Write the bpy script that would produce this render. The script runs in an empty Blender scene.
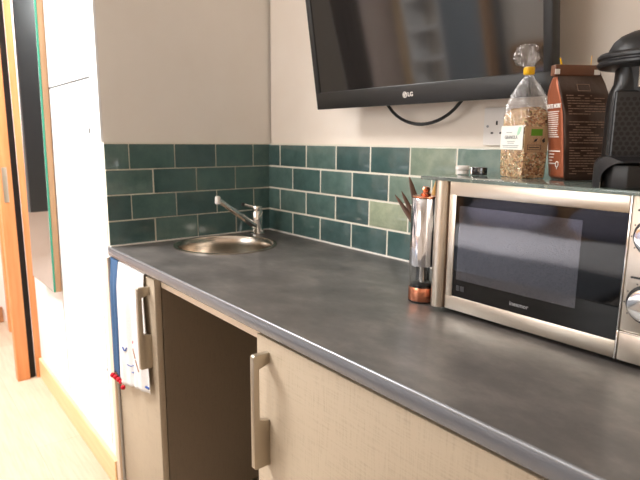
import bpy, bmesh, math, random
from mathutils import Vector, Matrix
random.seed(7)
S = bpy.context.scene
C = S.collection
H = 0.835          # worktop height
D = 0.593          # worktop depth
CEIL = 2.4

# ---------------------------------------------------------------- camera, world, light, exposure
cam = bpy.data.cameras.new('camera')
camo = bpy.data.objects.new('camera', cam)
C.objects.link(camo)
right = Vector((0.62409301, 0.78130687, 0.00821496))
up = Vector((-0.14530538, 0.10572393, 0.98372191))
fwd = Vector((-0.76772017, 0.61512765, -0.17950966))
camo.matrix_world = Matrix(((right.x, up.x, -fwd.x, 1.69181),
                            (right.y, up.y, -fwd.y, -1.11654),
                            (right.z, up.z, -fwd.z, 1.16220),
                            (0, 0, 0, 1)))
cam.sensor_width = 36
cam.lens = 546.55 / 640 * 36
cam.clip_start = 0.02
cam.dof.use_dof = True
cam.dof.focus_distance = 1.08
cam.dof.aperture_fstop = 7.0
S.camera = camo

w = bpy.data.worlds.new('world')
S.world = w
w.use_nodes = True
w.node_tree.nodes['Background'].inputs[0].default_value = (0.75, 0.87, 1.0, 1)
w.node_tree.nodes['Background'].inputs[1].default_value = 1.5

def area(name, loc, rot, sx, sy, power, color):
    l = bpy.data.lights.new(name, 'AREA')
    l.shape = 'RECTANGLE'
    l.size, l.size_y, l.energy, l.color = sx, sy, power, color
    o = bpy.data.objects.new(name, l)
    o.location, o.rotation_euler = loc, rot
    C.objects.link(o)
    return o

SKY = (-1.45, -0.25, -2.15, -1.05)      # roof window opening x0, x1, y0, y1
area('roof_window_daylight', (-0.85, -1.6, 2.56), (0, 0, 0), 1.15, 1.05, 102, (1.0, 0.98, 0.96))
area('added_fill', (0.40, -3.43, 1.55), (math.radians(90), 0, 0), 1.5, 1.1, 20, (1.0, 0.94, 0.87))  # added fill lamp behind the camera, set in an unseen made-up window

S.view_settings.view_transform = 'Standard'
S.view_settings.look = 'None'
S.view_settings.gamma = 1
S.view_settings.use_curve_mapping = False
S.view_settings.exposure = 0.5

# ---------------------------------------------------------------- materials
def lin(c):
    return tuple(((v / 255) / 12.92 if v / 255 <= 0.04045 else ((v / 255 + 0.055) / 1.055) ** 2.4) for v in c) + (1,)

class Mat:
    def __init__(s, name, color=(200, 200, 200), rough=0.5, metal=0.0, **kw):
        s.m = bpy.data.materials.new(name)
        s.m.use_nodes = True
        s.nt = s.m.node_tree
        s.b = s.nt.nodes['Principled BSDF']
        s.b.inputs['Base Color'].default_value = lin(color)
        s.b.inputs['Roughness'].default_value = rough
        s.b.inputs['Metallic'].default_value = metal
        for k, v in kw.items():
            s.b.inputs[k.replace('_', ' ')].default_value = v
        s.c = None
    def n(s, t, **kw):
        q = s.nt.nodes.new(t)
        for k, v in kw.items():
            if k in q.inputs.keys():
                q.inputs[k].default_value = v
            else:
                setattr(q, k, v)
        return q
    def l(s, a, b):
        s.nt.links.new(a, b)
    def coords(s, scale=(1, 1, 1), kind='Object', rot=(0, 0, 0)):
        tc = s.n('ShaderNodeTexCoord')
        mp = s.n('ShaderNodeMapping')
        mp.inputs['Scale'].default_value = scale
        mp.inputs['Rotation'].default_value = rot
        s.l(tc.outputs[kind], mp.inputs['Vector'])
        return mp.outputs[0]
    def noise(s, scale=(1, 1, 1), sc=10, det=3, rough=0.5):
        q = s.n('ShaderNodeTexNoise')
        q.inputs['Scale'].default_value = sc
        q.inputs['Detail'].default_value = det
        q.inputs['Roughness'].default_value = rough
        s.l(s.coords(scale), q.inputs['Vector'])
        return q.outputs['Fac']
    def ramp(s, fac, stops):
        r = s.n('ShaderNodeValToRGB')
        e = r.color_ramp.elements
        e[0].position, e[0].color = stops[0][0], lin(stops[0][1])
        e[1].position, e[1].color = stops[-1][0], lin(stops[-1][1])
        for p, c in stops[1:-1]:
            k = e.new(p)
            k.color = lin(c)
        s.l(fac, r.inputs[0])
        return r.outputs[0]
    def col(s, out):
        s.l(out, s.b.inputs['Base Color'])
        return s
    def bump(s, fac, strength=0.2, dist=0.002):
        b = s.n('ShaderNodeBump')
        b.inputs['Strength'].default_value = strength
        b.inputs['Distance'].default_value = dist
        s.l(fac, b.inputs['Height'])
        s.l(b.outputs[0], s.b.inputs['Normal'])
        return s

def mapr(m, fac, a, b, sock):
    r = m.n('ShaderNodeMapRange')
    r.inputs['To Min'].default_value = a
    r.inputs['To Max'].default_value = b
    m.l(fac, r.inputs['Value'])
    m.l(r.outputs[0], m.b.inputs[sock])

M = {}
def plaster(name, c1, c2, sc=6):
    m = Mat(name, c1, 0.75)
    m.col(m.ramp(m.noise(sc=sc, det=4), [(0.3, c1), (0.7, c2)]))
    m.bump(m.noise(sc=180, det=2), 0.08, 0.001)
    return m.m
M['magnolia'] = plaster('magnolia_plaster', (241, 229, 216), (245, 234, 222))
M['greige'] = plaster('greige_plaster', (237, 230, 221), (241, 235, 227))
M['ceiling'] = plaster('ceiling_plaster', (240, 236, 230), (244, 241, 236))
M['pinkwall'] = plaster('hall_plaster', (232, 214, 206), (238, 222, 214))
m = Mat('white_satin_board', (246, 246, 246), 0.35)
m.bump(m.noise(sc=3, det=2), 0.05, 0.002)
M['white'] = m.m

m = Mat('pale_oak_floor', (205, 185, 160), 0.4)
br = m.n('ShaderNodeTexBrick', offset=0.37)
br.inputs['Color1'].default_value = lin((190, 171, 149)); br.inputs['Color2'].default_value = lin((200, 184, 164))
br.inputs['Mortar'].default_value = lin((178, 160, 140))
br.inputs['Scale'].default_value = 1; br.inputs['Mortar Size'].default_value = 0.0010
br.inputs['Brick Width'].default_value = 1.25; br.inputs['Row Height'].default_value = 0.19
m.l(m.coords(), br.inputs['Vector'])
gr = m.ramp(m.noise(scale=(1.2, 14, 1), sc=4, det=5, rough=0.65), [(0.3, (205, 186, 164)), (0.7, (255, 255, 255))])
mx = m.n('ShaderNodeMix', data_type='RGBA', blend_type='MULTIPLY')
mx.inputs['Factor'].default_value = 0.45
m.l(br.outputs[0], mx.inputs['A']); m.l(gr, mx.inputs['B'])
m.col(mx.outputs['Result'])
M['floor'] = m.m

def wood(name, c1, c2, rough=0.4, scale=(18, 18, 1.2)):
    m = Mat(name, c1, rough)
    m.col(m.ramp(m.noise(scale=scale, sc=3, det=5, rough=0.6), [(0.3, c1), (0.7, c2)]))
    m.bump(m.noise(scale=scale, sc=6, det=3), 0.06, 0.001)
    return m.m
M['orange_oak'] = wood('orange_oak', (208, 130, 76), (222, 152, 98))
M['trim_oak'] = wood('pale_oak_trim', (236, 190, 136), (244, 208, 160), scale=(1.2, 18, 18))
M['tan_wood'] = wood('tan_wood', (178, 136, 98), (200, 160, 120))
M['dark_wood'] = wood('dark_wood', (70, 44, 30), (98, 64, 44), scale=(30, 30, 4))
M['pale_wood'] = wood('pale_wood', (226, 170, 92), (240, 196, 124), scale=(30, 30, 4))
M['skirt_wood'] = wood('brown_skirting', (150, 100, 66), (170, 118, 80), scale=(18, 1.2, 18))

def laminate(name, c1, c2):
    m = Mat(name, c1, 0.42)
    a = m.noise(scale=(1, 1, 0.05), sc=420, det=2)
    b = m.noise(scale=(0.05, 1, 1), sc=420, det=2)
    ad = m.n('ShaderNodeMath', operation='ADD')
    m.l(a, ad.inputs[0]); m.l(b, ad.inputs[1])
    m.col(m.ramp(ad.outputs[0], [(0.45, c1), (1.55, c2)]))
    m.bump(ad.outputs[0], 0.12, 0.0006)
    return m.m
M['linen'] = laminate('linen_laminate', (160, 144, 124), (182, 166, 144))
M['linen_shaded'] = laminate('shaded_linen_laminate', (112, 98, 82), (128, 113, 95))  # beige laminate made darker, shade of the carcass put into its colour
M['rail'] = laminate('pale_laminate', (222, 200, 178), (230, 210, 188))

m = Mat('slate_laminate', (84, 82, 82), 0.36)
f1 = m.noise(scale=(1, 1.6, 1), sc=7, det=8, rough=0.68)
m.col(m.ramp(f1, [(0.3, (74, 71, 69)), (0.5, (94, 90, 87)), (0.72, (122, 116, 111))]))
mapr(m, m.noise(sc=16, det=5), 0.27, 0.45, 'Roughness')
m.bump(m.noise(sc=60, det=6, rough=0.7), 0.12, 0.001)
M['slate'] = m.m
m = Mat('aluminium_edging', (150, 152, 156), 0.3, 0.55)
M['edging'] = m.m
M['cut_edge'] = Mat('grey_edge_band', (104, 106, 112), 0.26, Coat_Weight=0.5, Coat_Roughness=0.15).m

m = Mat('green_glaze', (40, 80, 74), 0.14, Coat_Weight=0.5, Coat_Roughness=0.06)
at = m.n('ShaderNodeAttribute', attribute_name='tint')
cr = m.ramp(at.outputs['Fac'], [(0.0, (76, 100, 99)), (0.35, (84, 112, 108)), (0.7, (98, 124, 118)), (0.9, (122, 142, 132)), (1.0, (176, 182, 154))])
mx = m.n('ShaderNodeMix', data_type='RGBA', blend_type='MULTIPLY')
mx.inputs['Factor'].default_value = 0.7
cl = m.ramp(m.noise(sc=22, det=5, rough=0.7), [(0.25, (170, 190, 190)), (0.7, (255, 255, 255))])
m.l(cr, mx.inputs['A']); m.l(cl, mx.inputs['B'])
m.col(mx.outputs['Result'])
m.bump(m.noise(sc=26, det=2), 0.35, 0.0022)
M['tile'] = m.m
M['grout'] = Mat('cream_grout', (232, 226, 210), 0.8).m

def brushed(name, c, rough=0.28, scale=(2, 2, 240), aniso=0.4, metal=1.0):
    m = Mat(name, c, rough, metal, Anisotropic=aniso)
    m.bump(m.noise(scale=scale, sc=3, det=3), 0.05, 0.0006)
    return m.m
M['steel'] = brushed('brushed_steel', (222, 212, 198), 0.3)
M['sink_steel'] = brushed('sink_steel', (206, 196, 184), 0.2, (90, 90, 0.6))
M['chrome'] = Mat('chrome', (232, 230, 226), 0.08, 1.0).m
M['nickel'] = brushed('satin_nickel', (186, 176, 160), 0.36, metal=0.85)
M['copper'] = brushed('copper', (226, 150, 118), 0.22)
M['black'] = Mat('black_plastic', (12, 12, 13), 0.42).m
M['black_gloss'] = Mat('black_gloss', (12, 12, 15), 0.1, Coat_Weight=0.6, Coat_Roughness=0.04).m
M['charcoal'] = Mat('charcoal_plastic', (34, 34, 36), 0.32).m
M['bezel'] = Mat('tv_bezel', (27, 26, 25), 0.38).m
M['screen'] = Mat('tv_screen', (26, 26, 26), 0.06, Specular_IOR_Level=0.9).m
M['white_plastic'] = Mat('white_plastic', (238, 232, 226), 0.3).m
M['dark'] = Mat('dark_gap', (20, 18, 18), 0.7).m
M['mirror'] = Mat('mirror_silver', (220, 228, 228), 0.015, 1.0).m
M['green_edge'] = Mat('glass_edge', (60, 176, 140), 0.15, Transmission_Weight=0.2).m
M['white_print'] = Mat('white_print', (238, 232, 224), 0.5).m
M['grey_print'] = Mat('grey_print', (150, 150, 152), 0.5).m
M['dark_print'] = Mat('dark_print', (50, 50, 52), 0.6).m
M['green_print'] = Mat('green_print', (92, 150, 30), 0.5).m
M['mint_print'] = Mat('mint_print', (176, 218, 190), 0.5).m
M['label_white'] = Mat('label_paper', (238, 238, 228), 0.55).m
M['label_kraft'] = Mat('kraft_paper', (196, 164, 124), 0.6).m
M['yellow'] = Mat('yellow_clip', (238, 186, 24), 0.4).m
M['red'] = Mat('red_pompom', (196, 20, 40), 0.9).m
M['thread_blue'] = Mat('blue_thread', (60, 90, 160), 0.9).m
M['thread_brown'] = Mat('brown_thread', (150, 100, 70), 0.9).m

m = Mat('microwave_glass', (8, 8, 9), 0.04, Specular_IOR_Level=0.4, Coat_Weight=0.3, Coat_Roughness=0.03)
M['mw_glass'] = m.m
m = Mat('microwave_mesh', (60, 60, 62), 0.05, 0.6, Coat_Weight=0.5, Coat_Roughness=0.03)
vo = m.n('ShaderNodeTexVoronoi')
vo.inputs['Scale'].default_value = 900
m.l(m.coords(), vo.inputs['Vector'])
m.col(m.ramp(vo.outputs['Distance'], [(0.15, (44, 44, 47)), (0.5, (92, 92, 98))]))
M['mw_mesh'] = m.m

m = Mat('shelf_glass', (208, 224, 216), 0.04, Transmission_Weight=0.85, IOR=1.5)
M['glass'] = m.m
m = Mat('clear_acrylic', (250, 250, 250), 0.03, Transmission_Weight=1.0, IOR=1.3)
M['acrylic'] = m.m
# crinkled film: thin clear plastic, mostly see-through with sharp highlights
m = Mat('clear_film', (250, 250, 250), 0.12, Transmission_Weight=0.0)
tr = m.n('ShaderNodeBsdfTransparent')
gl = m.n('ShaderNodeBsdfGlossy')
gl.inputs['Roughness'].default_value = 0.05
bp = m.n('ShaderNodeBump'); bp.inputs['Strength'].default_value = 1.0; bp.inputs['Distance'].default_value = 0.01
m.l(m.noise(scale=(1, 1, 0.5), sc=95, det=3), bp.inputs['Height']); m.l(bp.outputs[0], gl.inputs['Normal'])
fr = m.n('ShaderNodeLayerWeight'); fr.inputs['Blend'].default_value = 0.5
m.l(bp.outputs[0], fr.inputs['Normal'])
mr = m.n('ShaderNodeMapRange'); mr.inputs['To Min'].default_value = 0.05; mr.inputs['To Max'].default_value = 0.42
m.l(fr.outputs['Facing'], mr.inputs['Value'])
ms = m.n('ShaderNodeMixShader')
m.l(mr.outputs[0], ms.inputs[0]); m.l(tr.outputs[0], ms.inputs[1]); m.l(gl.outputs[0], ms.inputs[2])
m.l(ms.outputs[0], m.nt.nodes['Material Output'].inputs['Surface'])
M['film'] = m.m

m = Mat('granola', (196, 156, 104), 0.6, Coat_Weight=0.5, Coat_Roughness=0.15)
vo = m.n('ShaderNodeTexVoronoi')
vo.inputs['Scale'].default_value = 250
m.l(m.coords((1, 1, 1.4)), vo.inputs['Vector'])
sp = m.n('ShaderNodeSeparateColor')
m.l(vo.outputs['Color'], sp.inputs[0])
m.col(m.ramp(sp.outputs[0], [(0.0, (112, 74, 46)), (0.2, (176, 122, 78)), (0.45, (212, 166, 114)), (0.68, (236, 202, 154)), (0.84, (128, 122, 66)), (1.0, (246, 226, 190))]))
m.bump(vo.outputs['Distance'], 0.6, 0.003)
M['granola'] = m.m
def foil(name, c, metal, rough=0.36):
    m = Mat(name, c, rough, metal)
    m.bump(m.noise(scale=(1, 1, 0.6), sc=26, det=3), 0.5, 0.006)
    return m.m
M['copper_foil'] = foil('copper_foil', (164, 92, 62), 0.4)
M['brown_foil'] = foil('brown_foil', (70, 50, 40), 0.15, 0.3)
M['brown_card'] = Mat('brown_card', (112, 72, 50), 0.5).m
M['fine_print'] = Mat('fine_print', (156, 126, 106), 0.6).m

def cloth(name, c1, c2, sc=500):
    m = Mat(name, c1, 0.9)
    m.col(m.ramp(m.noise(sc=sc, det=2), [(0.35, c1), (0.65, c2)]))
    m.bump(m.noise(sc=sc, det=2), 0.3, 0.001)
    return m.m
M['white_cloth'] = cloth('white_towelling', (218, 215, 213), (232, 229, 227))
M['blue_cloth'] = cloth('blue_towelling', (52, 84, 124), (72, 104, 142))
M['duvet'] = cloth('white_cotton', (236, 236, 240), (244, 244, 248), 60)
M['grey_cloth'] = cloth('grey_blanket', (88, 93, 102), (102, 107, 116), 60)
M['lilac'] = cloth('lilac_cotton', (150, 148, 168), (166, 164, 182), 60)
M['brown_cloth'] = cloth('dark_brown_curtain', (54, 42, 36), (70, 54, 46), 40)
M['beige_cloth'] = cloth('beige_curtain', (226, 196, 152), (238, 210, 168), 40)
M['blue_grey'] = Mat('blue_grey_board', (130, 140, 148), 0.5).m

# ---------------------------------------------------------------- mesh helpers
def merge(bm, tmp):
    me = bpy.data.meshes.new('tmp')
    tmp.to_mesh(me); tmp.free()
    bm.from_mesh(me)
    bpy.data.meshes.remove(me)

def box(bm, x0, x1, y0, y1, z0, z1, bev=0.0, seg=2):
    t = bmesh.new()
    bmesh.ops.create_cube(t, size=1)
    for v in t.verts:
        v.co = Vector(((x0 + x1) / 2 + v.co.x * (x1 - x0), (y0 + y1) / 2 + v.co.y * (y1 - y0), (z0 + z1) / 2 + v.co.z * (z1 - z0)))
    if bev:
        bmesh.ops.bevel(t, geom=t.edges[:], offset=bev, segments=seg, affect='EDGES', profile=0.5)
    merge(bm, t)
    return bm

def frame_between(a, b):
    z = (b - a).normalized()
    x = z.orthogonal().normalized()
    return x, z.cross(x)

def tube(bm, pts, r, n=12, cap=True):
    pts = [Vector(p) for p in pts]
    rs = r if isinstance(r, (list, tuple)) else [r] * len(pts)
    rings = []
    x = None
    for i, p in enumerate(pts):
        a = pts[max(0, i - 1)]; b = pts[min(len(pts) - 1, i + 1)]
        z = (b - a).normalized()
        x = z.orthogonal().normalized() if x is None else (x - z * x.dot(z)).normalized()
        y = z.cross(x)
        rings.append([bm.verts.new(p + rs[i] * (math.cos(2 * math.pi * k / n) * x + math.sin(2 * math.pi * k / n) * y)) for k in range(n)])
    for i in range(len(rings) - 1):
        for k in range(n):
            bm.faces.new((rings[i][k], rings[i][(k + 1) % n], rings[i + 1][(k + 1) % n], rings[i + 1][k]))
    if cap:
        bm.faces.new(rings[0][::-1]); bm.faces.new(rings[-1])
    return bm

def lathe(bm, prof, c=(0, 0, 0), n=40, axis='Z', cap=True):
    """profile [(radius, height)] about an axis through c"""
    c = Vector(c)
    rings = []
    for r, h in prof:
        ring = []
        for k in range(n):
            a = 2 * math.pi * k / n
            p = Vector((r * math.cos(a), r * math.sin(a), h))
            if axis == 'Y':
                p = Vector((p.x, -p.z, p.y))
            elif axis == 'X':
                p = Vector((p.z, p.x, p.y))
            ring.append(bm.verts.new(c + p))
        rings.append(ring)
    for i in range(len(rings) - 1):
        for k in range(n):
            bm.faces.new((rings[i][k], rings[i][(k + 1) % n], rings[i + 1][(k + 1) % n], rings[i + 1][k]))
    if cap:
        for ring, fl in ((rings[0], True), (rings[-1], False)):
            if (ring[0].co - ring[n // 2].co).length > 1e-5:
                bm.faces.new(ring[::-1] if fl else ring)
    return bm

def prism(bm, poly, d0, d1, plane='XZ', bev=0):
    """polygon extruded between d0 and d1 along the axis missing from plane"""
    def P(u, v, d):
        return {'XZ': (u, d, v), 'XY': (u, v, d), 'YZ': (d, u, v)}[plane]
    t = bmesh.new()
    a = [t.verts.new(P(u, v, d0)) for u, v in poly]
    b = [t.verts.new(P(u, v, d1)) for u, v in poly]
    t.faces.new(a[::-1]); t.faces.new(b)
    for i in range(len(poly)):
        j = (i + 1) % len(poly)
        t.faces.new((a[i], a[j], b[j], b[i]))
    if bev:
        bmesh.ops.bevel(t, geom=t.edges[:], offset=bev, segments=2, affect='EDGES', profile=0.5)
    merge(bm, t)
    return bm

def grid(bm, fn, nu, nv, closed_u=False):
    vs = [[bm.verts.new(fn(i / (nu - (0 if closed_u else 1)), j / (nv - 1))) for j in range(nv)] for i in range(nu)]
    for i in range(nu if closed_u else nu - 1):
        for j in range(nv - 1):
            bm.faces.new((vs[i][j], vs[(i + 1) % nu][j], vs[(i + 1) % nu][j + 1], vs[i][j + 1]))
    return bm

def root_off(p):
    o = Vector((0, 0, 0))
    while p is not None:
        o += p.location
        p = p.parent
    return o

def obj(name, bm, mat, parent=None, local=False, smooth=True, solid=0.0, origin=None):
    """one mesh object; vertices are in world coordinates unless local"""
    bmesh.ops.recalc_face_normals(bm, faces=bm.faces[:])
    if parent is not None and not local:
        bmesh.ops.translate(bm, verts=bm.verts[:], vec=-root_off(parent))
    if origin is not None:
        bmesh.ops.translate(bm, verts=bm.verts[:], vec=-Vector(origin))
    me = bpy.data.meshes.new(name)
    bm.to_mesh(me); bm.free()
    me.materials.append(M[mat] if isinstance(mat, str) else mat)
    o = bpy.data.objects.new(name, me)
    C.objects.link(o)
    if parent is not None:
        o.parent = parent
    if origin is not None:
        o.location = origin
    if smooth:
        for p in me.polygons:
            p.use_smooth = True
        me.set_sharp_from_angle(angle=math.radians(38))
    if solid:
        s = o.modifiers.new('thickness', 'SOLIDIFY')
        s.thickness = solid
        s.offset = 0
    return o

def B():
    return bmesh.new()
def bx(*a, **k):
    return box(bmesh.new(), *a, **k)

def tag(o, label, cat, group=None):
    o['label'] = label; o['category'] = cat
    if group:
        o['group'] = group
    return o
def thing(name, label, cat, loc, group=None, rz=0, rot=None):
    o = bpy.data.objects.new(name, None)
    o.empty_display_size = 0.05
    C.objects.link(o)
    o.location = loc
    o.rotation_euler = rot if rot else (0, 0, rz)
    return tag(o, label, cat, group)
def struct(name, bm, mat, parent=None, smooth=False):
    o = obj(name, bm, mat, parent, smooth=smooth)
    if parent is None:
        o['kind'] = 'structure'
    return o

def text(name, body, size, mat, parent, loc, rot, ext=0.0003, align='CENTER', local=True, bold=0.0, sx=1.0):
    cu = bpy.data.curves.new(name, 'FONT')
    cu.body = body; cu.size = size; cu.extrude = ext; cu.align_x = align; cu.align_y = 'CENTER'; cu.offset = bold
    cu.resolution_u = 3
    t = bpy.data.objects.new(name, cu)
    C.objects.link(t)
    dg = bpy.context.evaluated_depsgraph_get()
    me = bpy.data.meshes.new_from_object(t.evaluated_get(dg))
    bpy.data.objects.remove(t)
    me.materials.clear(); me.materials.append(M[mat])
    o = bpy.data.objects.new(name, me)
    C.objects.link(o)
    o.parent = parent
    L = Vector(loc)
    if not local:
        L = L - root_off(parent)
    o.location = L
    o.rotation_euler = rot
    o.scale = (sx, 1, 1)
    return o

# ---------------------------------------------------------------- the room shell
XL, XR, YF = -2.2, 3.0, -3.3
struct('floor', bx(-2.3, XR, YF, 0.0, -0.1, 0), 'floor')
b = B()                                               # ceiling with the roof-window opening
for r in [(-2.3, SKY[0], YF, 0.1), (SKY[1], XR, YF, 0.1), (SKY[0], SKY[1], YF, SKY[2]), (SKY[0], SKY[1], SKY[3], 0.1)]:
    box(b, r[0], r[1], r[2], r[3], CEIL, CEIL + 0.12)
struct('ceiling', b, 'ceiling')
wd = struct('window_1', box(box(box(box(B(), SKY[0], SKY[0] + 0.05, SKY[2], SKY[3], CEIL + 0.0, CEIL + 0.12), SKY[1] - 0.05, SKY[1], SKY[2], SKY[3], CEIL, CEIL + 0.12),
            SKY[0] + 0.05, SKY[1] - 0.05, SKY[2], SKY[2] + 0.05, CEIL, CEIL + 0.12), SKY[0] + 0.05, SKY[1] - 0.05, SKY[3] - 0.05, SKY[3], CEIL, CEIL + 0.12), 'white')
struct('wall_back', bx(0.0, XR, 0.008, 0.12, 0, CEIL), 'magnolia')
struct('wall_left', bx(-0.085, -0.0085, -D + 0.0065, 0.12, 0, CEIL), 'greige')
b = B()                                               # white boarded wall with the access opening
PX0, PX1, PZ0, PZ1 = -0.62, -0.092, 0.13, 1.342
box(b, -1.15, PX0 - 0.006, -D, -D + 0.03, 0, CEIL)
box(b, PX1 + 0.006, -0.0005, -D, -D + 0.006, 0, H - 0.03)
box(b, PX1 + 0.006, -0.0085, -D, -D + 0.006, H - 0.03, CEIL)
box(b, PX0 - 0.006, PX1 + 0.006, -D, -D + 0.03, PZ1 + 0.006, CEIL)
box(b, PX0 - 0.006, PX1 + 0.006, -D, -D + 0.03, 0, PZ0 - 0.006)
struct('wall_boarded', b, 'white')
struct('wall_hall', bx(XL, -0.13, -0.562, -0.5, 0, CEIL), 'pinkwall')
struct('wall_right', bx(XR, XR + 0.1, YF, 0.12, 0, CEIL), 'magnolia')
b = B()
for r in [(XL, -0.2, 0, CEIL), (1.3, XR, 0, CEIL), (-0.2, 1.3, 0, 1.0), (-0.2, 1.3, 2.1, CEIL)]:
    box(b, r[0], r[1], YF - 0.1, YF, r[2], r[3])
struct('wall_front', b, 'magnolia')
wf = B()
for r in [(-0.2, -0.15, 1.0, 2.1), (1.25, 1.3, 1.0, 2.1), (0.53, 0.58, 1.0, 2.1), (-0.15, 1.25, 1.0, 1.05), (-0.15, 1.25, 2.05, 2.1)]:
    box(wf, r[0], r[1], YF - 0.07, YF - 0.03, r[2], r[3])
struct('added_window', wf, 'white')  # unseen window added to go with the fill lamp
struct('wall_end', bx(XL - 0.1, XL, YF, -0.5, 0, CEIL), 'pinkwall')
struct('baseboard_end', bx(XL, XL + 0.016, YF, -0.6, 0, 0.10, bev=0.003), 'skirt_wood')
struct('baseboard_boarded', bx(-1.145, -0.032, -D - 0.014, -D, 0, 0.1, bev=0.003), 'trim_oak')
struct('trim_1', bx(-1.165, -1.146, -0.620, -0.594, 0, 2.2, bev=0.002), 'orange_oak')          # architrave strip at the wall end
struct('gap_shade', bx(-1.19, -1.168, -0.648, -0.621, 0, 2.2), 'dark')                           # dark strip put in for the shaded gap beside the jamb
dr = struct('trim_3', bx(-1.20, -1.15, -0.703, -0.649, 0, 2.2, bev=0.002), 'orange_oak')       # door jamb
obj('strike_plate', box(box(bx(-1.150, -1.1475, -0.689, -0.668, 0.87, 1.03, bev=0.001), -1.1478, -1.146, -0.684, -0.673, 0.93, 0.955), -1.1478, -1.146, -0.684, -0.673, 0.97, 0.995), 'nickel', dr)
struct('trim_4', bx(-2.0, -1.95, -0.606, -0.563, 0, 2.2, bev=0.003), 'orange_oak')
wc = thing('added_cupboard', 'dark grey tall cupboard added out of view on the end wall to darken the tall mirror', 'cupboard', (XL + 0.15, -1.2, 0.72))  # unseen cupboard added to darken what the mirror reflects
obj('cupboard_body', bx(XL + 0.001, XL + 0.28, -1.75, -0.95, 0.72, 2.1, bev=0.002), 'blue_grey', wc)
obj('cupboard_door', bx(XL + 0.281, XL + 0.30, -1.748, -0.952, 0.722, 2.098, bev=0.002), 'charcoal', wc)
ap = thing('access_panel', 'tall white flush access panel with a small keyhole, left of the tiled worktop corner', 'panel', (-0.35, -D + 0.01, PZ0))
obj('panel_board', bx(PX0, PX1, -D + 0.001, -D + 0.008, PZ0, PZ1, bev=0.001), 'white', ap, smooth=False)
obj('seam_shade', bx(PX1 + 0.0001, PX1 + 0.0055, -D + 0.0005, -D + 0.008, PZ0, PZ1), 'charcoal', ap, smooth=False)  # dark strip filling the seam, draws the shade of the gap
obj('keyhole', prism(B(), [(-0.116 + 0.004 * math.cos(a), 1.185 + 0.009 * math.sin(a)) for a in [k * math.pi / 8 for k in range(16)]], -D - 0.0008, -D + 0.002), 'charcoal', ap)
obj('screw', lathe(B(), [(0.0035, 0), (0.0035, 0.0015), (0.002, 0.002)], (-0.098, -D + 0.001, 0.40), 10, 'Y'), 'grey_print', ap)

# ---------------------------------------------------------------- mirror on the boarded wall
mi = thing('wall_mirror', 'tall narrow wall mirror on tan wood backing with green glass edge', 'mirror', (-0.77, -D - 0.0105, 0.56), rot=(0, math.radians(2.5), math.radians(3)))
obj('backing_board', bx(-0.15, 0.15, -0.022, 0.0, 0.0, 1.35, bev=0.001), 'tan_wood', mi, local=True, smooth=False)
obj('glass_edge', bx(-0.15, 0.15, -0.029, -0.0225, 0.0, 1.35, bev=0.0006), 'green_edge', mi, local=True, smooth=False)
obj('mirror_glass', bx(-0.147, 0.147, -0.0300, -0.0292, 0.003, 1.347), 'mirror', mi, local=True, smooth=False)

# ---------------------------------------------------------------- tiled splashback
def tiles(name, label, along, L, flip):
    z0 = H + 0.0035
    t = thing(name, label, 'tiles', (L / 2, -0.002, H) if along == 'x' else (-0.002, -L / 2, H))
    a, st, row, g = (0.0775, 0.153, 0.078, 0.0056) if along == 'x' else (0.0755, 0.1475, 0.078, 0.0056)
    bm = B()
    lay = bm.faces.layers.float.new('tint')
    for k in range(4):
        off = a if k % 2 else a + st / 2
        edges = [0.0]
        while off < L - 0.01:
            edges.append(off); off += st
        edges.append(L)
        for i in range(len(edges) - 1):
            u0, u1 = edges[i] + g / 2, edges[i + 1] - g / 2
            if i == 0: u0 = 0.001
            if i == len(edges) - 2: u1 = L - 0.001
            tb = bmesh.new()
            ti = [random.uniform(-1, 1) * 0.0005 for _ in range(2)]
            bmesh.ops.create_cube(tb, size=1)
            zz0, zz1 = z0 + k * row, z0 + (k + 1) * row - g
            for v in tb.verts:
                uu = (u0 + u1) / 2 + v.co.x * (u1 - u0); vv = (zz0 + zz1) / 2 + v.co.z * (zz1 - zz0)
                d = -0.0035 + v.co.y * 0.007
                if v.co.y < 0:
                    d += ti[0] * v.co.x * 2 + ti[1] * v.co.z * 2
                v.co = Vector((uu, d, vv)) if along == 'x' else Vector((-d, -uu, vv))
            bmesh.ops.bevel(tb, geom=tb.edges[:], offset=0.0012, segments=2, affect='EDGES', profile=0.5)
            nf = len(bm.faces)
            merge(bm, tb)
            bm.faces.ensure_lookup_table()
            v = random.random() * 0.75
            if along == 'x' and k == 1 and i == 4: v = 1.0
            if along == 'x' and i >= 5: v = max(v, 0.9)
            if along == 'x' and k == 3 and i == 5: v = 0.95
            if along == 'x' and k == 2 and i >= 4: v = max(v, 0.92)
            for f in bm.faces[nf:]:
                f[lay] = v
    bmesh.ops.translate(bm, verts=bm.verts[:], vec=(0, -0.001, 0) if along == 'x' else (0.001, 0, 0))
    obj('tiles', bm, 'tile', t)
    if along == 'x':
        obj('grout', bx(0.0, L, -0.0066, 0.0075, H, H + 0.3155), 'grout', t, smooth=False)
        obj('sealant', bx(0.008, L, -0.013, -0.0067, H - 0.0005, H + 0.0045, bev=0.002), 'white_print', t)
    else:
        obj('grout', bx(-0.008, 0.0066, -L, -0.001, H, H + 0.3155), 'grout', t, smooth=False)
        obj('sealant', bx(0.0067, 0.013, -L, -0.014, H - 0.0005, H + 0.0045, bev=0.002), 'white_print', t)
    return t
tiles('tile_splashback', 'long green brick-laid tile splashback on the wall below the television', 'x', 2.2, False)
tiles('tile_splashback', 'short green brick-laid tile splashback on the left side wall beside the tap', 'y', D - 0.002, False)

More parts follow.
